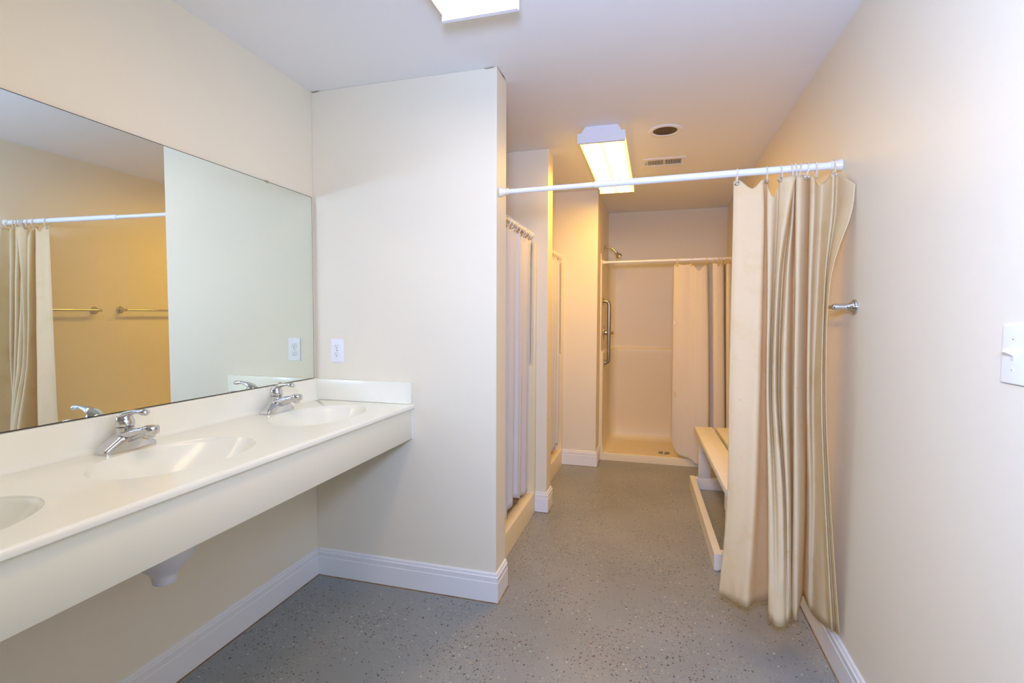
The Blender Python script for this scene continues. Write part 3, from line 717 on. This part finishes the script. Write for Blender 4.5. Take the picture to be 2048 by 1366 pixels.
# ------------------------------------------------------------------ bench
bo = (.355, 2.64, 0)
bn = thing('bench', 'white painted wooden bench with slatted seat along the right wall', 'bench', bo, .028)
TB = PM[bn.name]
def bpart(name, u0, u1, v0, v1, z0, z1, bev=.003):
    bm = B(); box(bm, u0, u1, v0, v1, z0, z1, bev, 2, TB); return link(name, bm, M['bench'], bn)
bpart('seat_board', 0, .134, .05, 1.575, .423, .460); bpart('seat_board', .158, .292, .05, 1.575, .423, .460)
for v in (.155, 1.437):
    for u in (.022, .184): bpart('leg', u, u + .089, v, v + .038, .0885, .423)
    bpart('cross_rail', .0025, .294, v, v + .038, 0.0005, .089)
for v in (.1935, 1.3985): bpart('seat_bearer', .022, .274, v, v + .038, .300, .423)
bm = B(); prof = [(-.036, .0005), (-.012, .0005), (.002, .014), (.002, .090), (-.036, .090)]
loft(bm, [[TB @ Vector((u, v, z)) for u, z in prof] for v in (.130, 1.49)], True); bmesh.ops.recalc_face_normals(bm, faces=bm.faces)
bmesh.ops.bevel(bm, geom=bm.edges[:], offset=.0025, segments=2, affect='EDGES'); link('floor_rail', bm, M['bench'], bn)

# ------------------------------------------------------------------ ceiling fixtures
def fixture(cx, y0, y1, label, lens):
    zb = CEIL - .090
    t = thing('ceiling_light', label, 'ceiling light', (cx, (y0 + y1) / 2, CEIL), 0, 'fluorescent ceiling fixtures')
    hw = .134
    bm = B(); pr_ = [(-.088, CEIL - .0004), (-.108, CEIL - .040), (-.104, CEIL - .041), (.104, CEIL - .041), (.108, CEIL - .040), (.088, CEIL - .0004)]
    loft(bm, [[Vector((cx + x, y, z)) for x, z in pr_] for y in (y0 + .012, y1 - .012)], True); link('channel', bm, M['housing'], t)
    # the wrap lens, open at the top
    pl = [(-hw, CEIL - .036), (-hw, zb + .026), (-hw + .004, zb + .012), (-hw + .014, zb + .003), (-hw + .03, zb), (0, zb - .003), (hw - .03, zb), (hw - .014, zb + .003), (hw - .004, zb + .012), (hw, zb + .026), (hw, CEIL - .036)]
    bm = B(); loft(bm, [[Vector((cx + x, y, z)) for x, z in pl] for y in (y0 + .009, y1 - .009)], True); bm.normal_update(); bmesh.ops.recalc_face_normals(bm, faces=bm.faces)
    for fc in bm.faces: fc.material_index = 0 if fc.normal.z < -.25 else 1
    link('lens', bm, [M[lens], M['lens_side']], t, 50)
    for y, s in ((y0, 1), (y1, -1)):
        ep = [(-.092, CEIL - .0003), (-.116, CEIL - .036), (-hw - .003, CEIL - .036), (-hw - .003, zb - .004), (hw + .003, zb - .004), (hw + .003, CEIL - .036), (.116, CEIL - .036), (.092, CEIL - .0003)]
        bm = B(); loft(bm, [[Vector((cx + x, yy, z)) for x, z in ep] for yy in (y, y + s * .008)], True)
        if s > 0: torus(bm, (cx, y - .0004, CEIL - .022), (0, 1, 0), .010, .0012, 20, 6)
        # return lip that carries the lens end
        box(bm, cx - hw, cx + hw, min(y, y + s * .016), max(y, y + s * .016), zb - .0042, zb - .0032, 0)
        link('end_plate', bm, M['housing'], t, 30)
    return t
fixture(-.585, .42, 1.658, 'fluorescent ceiling light above the counter at the top of the photo', 'lens_near')
fixture(-.318, 2.985, 4.225, 'fluorescent ceiling light glowing over the shower passage', 'lens_far')

rc = thing('recessed_light', 'round recessed ceiling can with white ring and brown ribbed inside', 'recessed light', (.037, 3.16, CEIL))
bm = B(); lathe(bm, [(.098, -.0004), (.098, -.003), (.092, -.007), (.078, -.008), (.070, -.006), (.068, -.0008)], (.037, 3.16, CEIL), (0, 0, 1), 56, cap=(False, False)); link('trim_ring', bm, M['plastic'], rc)
bm = B(); prof = []
for k in range(9): prof += [(.069 - .0075 * k, -.0035 + .00025 * k), (.0655 - .0075 * k, -.0012)]
prof.append((.0, -.0015)); lathe(bm, prof, (.037, 3.16, CEIL), (0, 0, 1), 48, cap=(False, False)); link('baffle', bm, M['baffle'], rc)

vt = thing('air_register', 'rectangular ceiling air register with two banks of louvres', 'vent', (.04, 3.78, CEIL))
bm = B(); x0, x1, y0, y1 = -.102, .184, 3.685, 3.878
ix0, ix1, iy0, iy1 = x0 + .028, x1 - .028, y0 + .036, y1 - .036
for (a, b, c, d) in ((x0, x1, y0, iy0), (x0, x1, iy1, y1), (x0, ix0, iy0, iy1), (ix1, x1, iy0, iy1), (.036, .046, iy0, iy1)): box(bm, a, b, c, d, CEIL - .006, CEIL - .0004, .0008, 1)
link('frame', bm, M['housing'], vt)
bm = B()
for a, b, s in ((ix0, .036, 1), (.046, ix1, -1)):
    n = 10
    for k in range(n):
        xx = a + (b - a) * (k + .5) / n
        tm = Matrix.Translation((xx, (iy0 + iy1) / 2, CEIL - .0045)) @ Matrix.Rotation(s * .6, 4, 'Y')
        box(bm, -.0024, .0024, -(iy1 - iy0) / 2, (iy1 - iy0) / 2, -.0004, .0004, 0, 1, tm)
link('louvres', bm, M['housing'], vt)
bm = B(); box(bm, ix0, ix1, iy0, iy1, CEIL - .0012, CEIL - .0004, 0); link('duct_opening', bm, M['ductgrey'], vt)
bm = B(); tube(bm, [(ix0 - .010, (iy0 + iy1) / 2 - .022, CEIL - .008), (ix0 - .010, (iy0 + iy1) / 2 + .022, CEIL - .008)], .0022, 8); link('damper_lever', bm, M['ductgrey'], vt)

# ------------------------------------------------------------------ light
w = bpy.data.worlds.new('world'); sc.world = w; w.use_nodes = True
w.node_tree.nodes['Background'].inputs['Color'].default_value = (0, 0, 0, 1); w.node_tree.nodes['Background'].inputs['Strength'].default_value = 0
fl = bpy.data.lights.new('flash', 'SPOT'); fl.energy = 131; fl.color = (.55, .772, 1.41); fl.shadow_soft_size = .14
fl.spot_size = math.radians(164); fl.spot_blend = 1.0
fo = bpy.data.objects.new('flash', fl); COL.objects.link(fo); fo.location = (.0, -.12, 1.61)
fo.rotation_euler = (Vector((.80, 2.0, 1.92)) - Vector(fo.location)).to_track_quat('-Z', 'Y').to_euler()

sc.view_settings.view_transform = 'Standard'; sc.view_settings.look = 'None'; sc.view_settings.gamma = 1; sc.view_settings.exposure = .34
sc.view_settings.use_curve_mapping = False
cy_ = sc.cycles
cy_.max_bounces = 10; cy_.diffuse_bounces = 5; cy_.glossy_bounces = 6; cy_.transmission_bounces = 8
cy_.use_denoising = True; cy_.use_adaptive_sampling = True; cy_.adaptive_threshold = .02
cy_.caustics_reflective = True
cy_.sample_clamp_indirect = 0; cy_.blur_glossy = 0
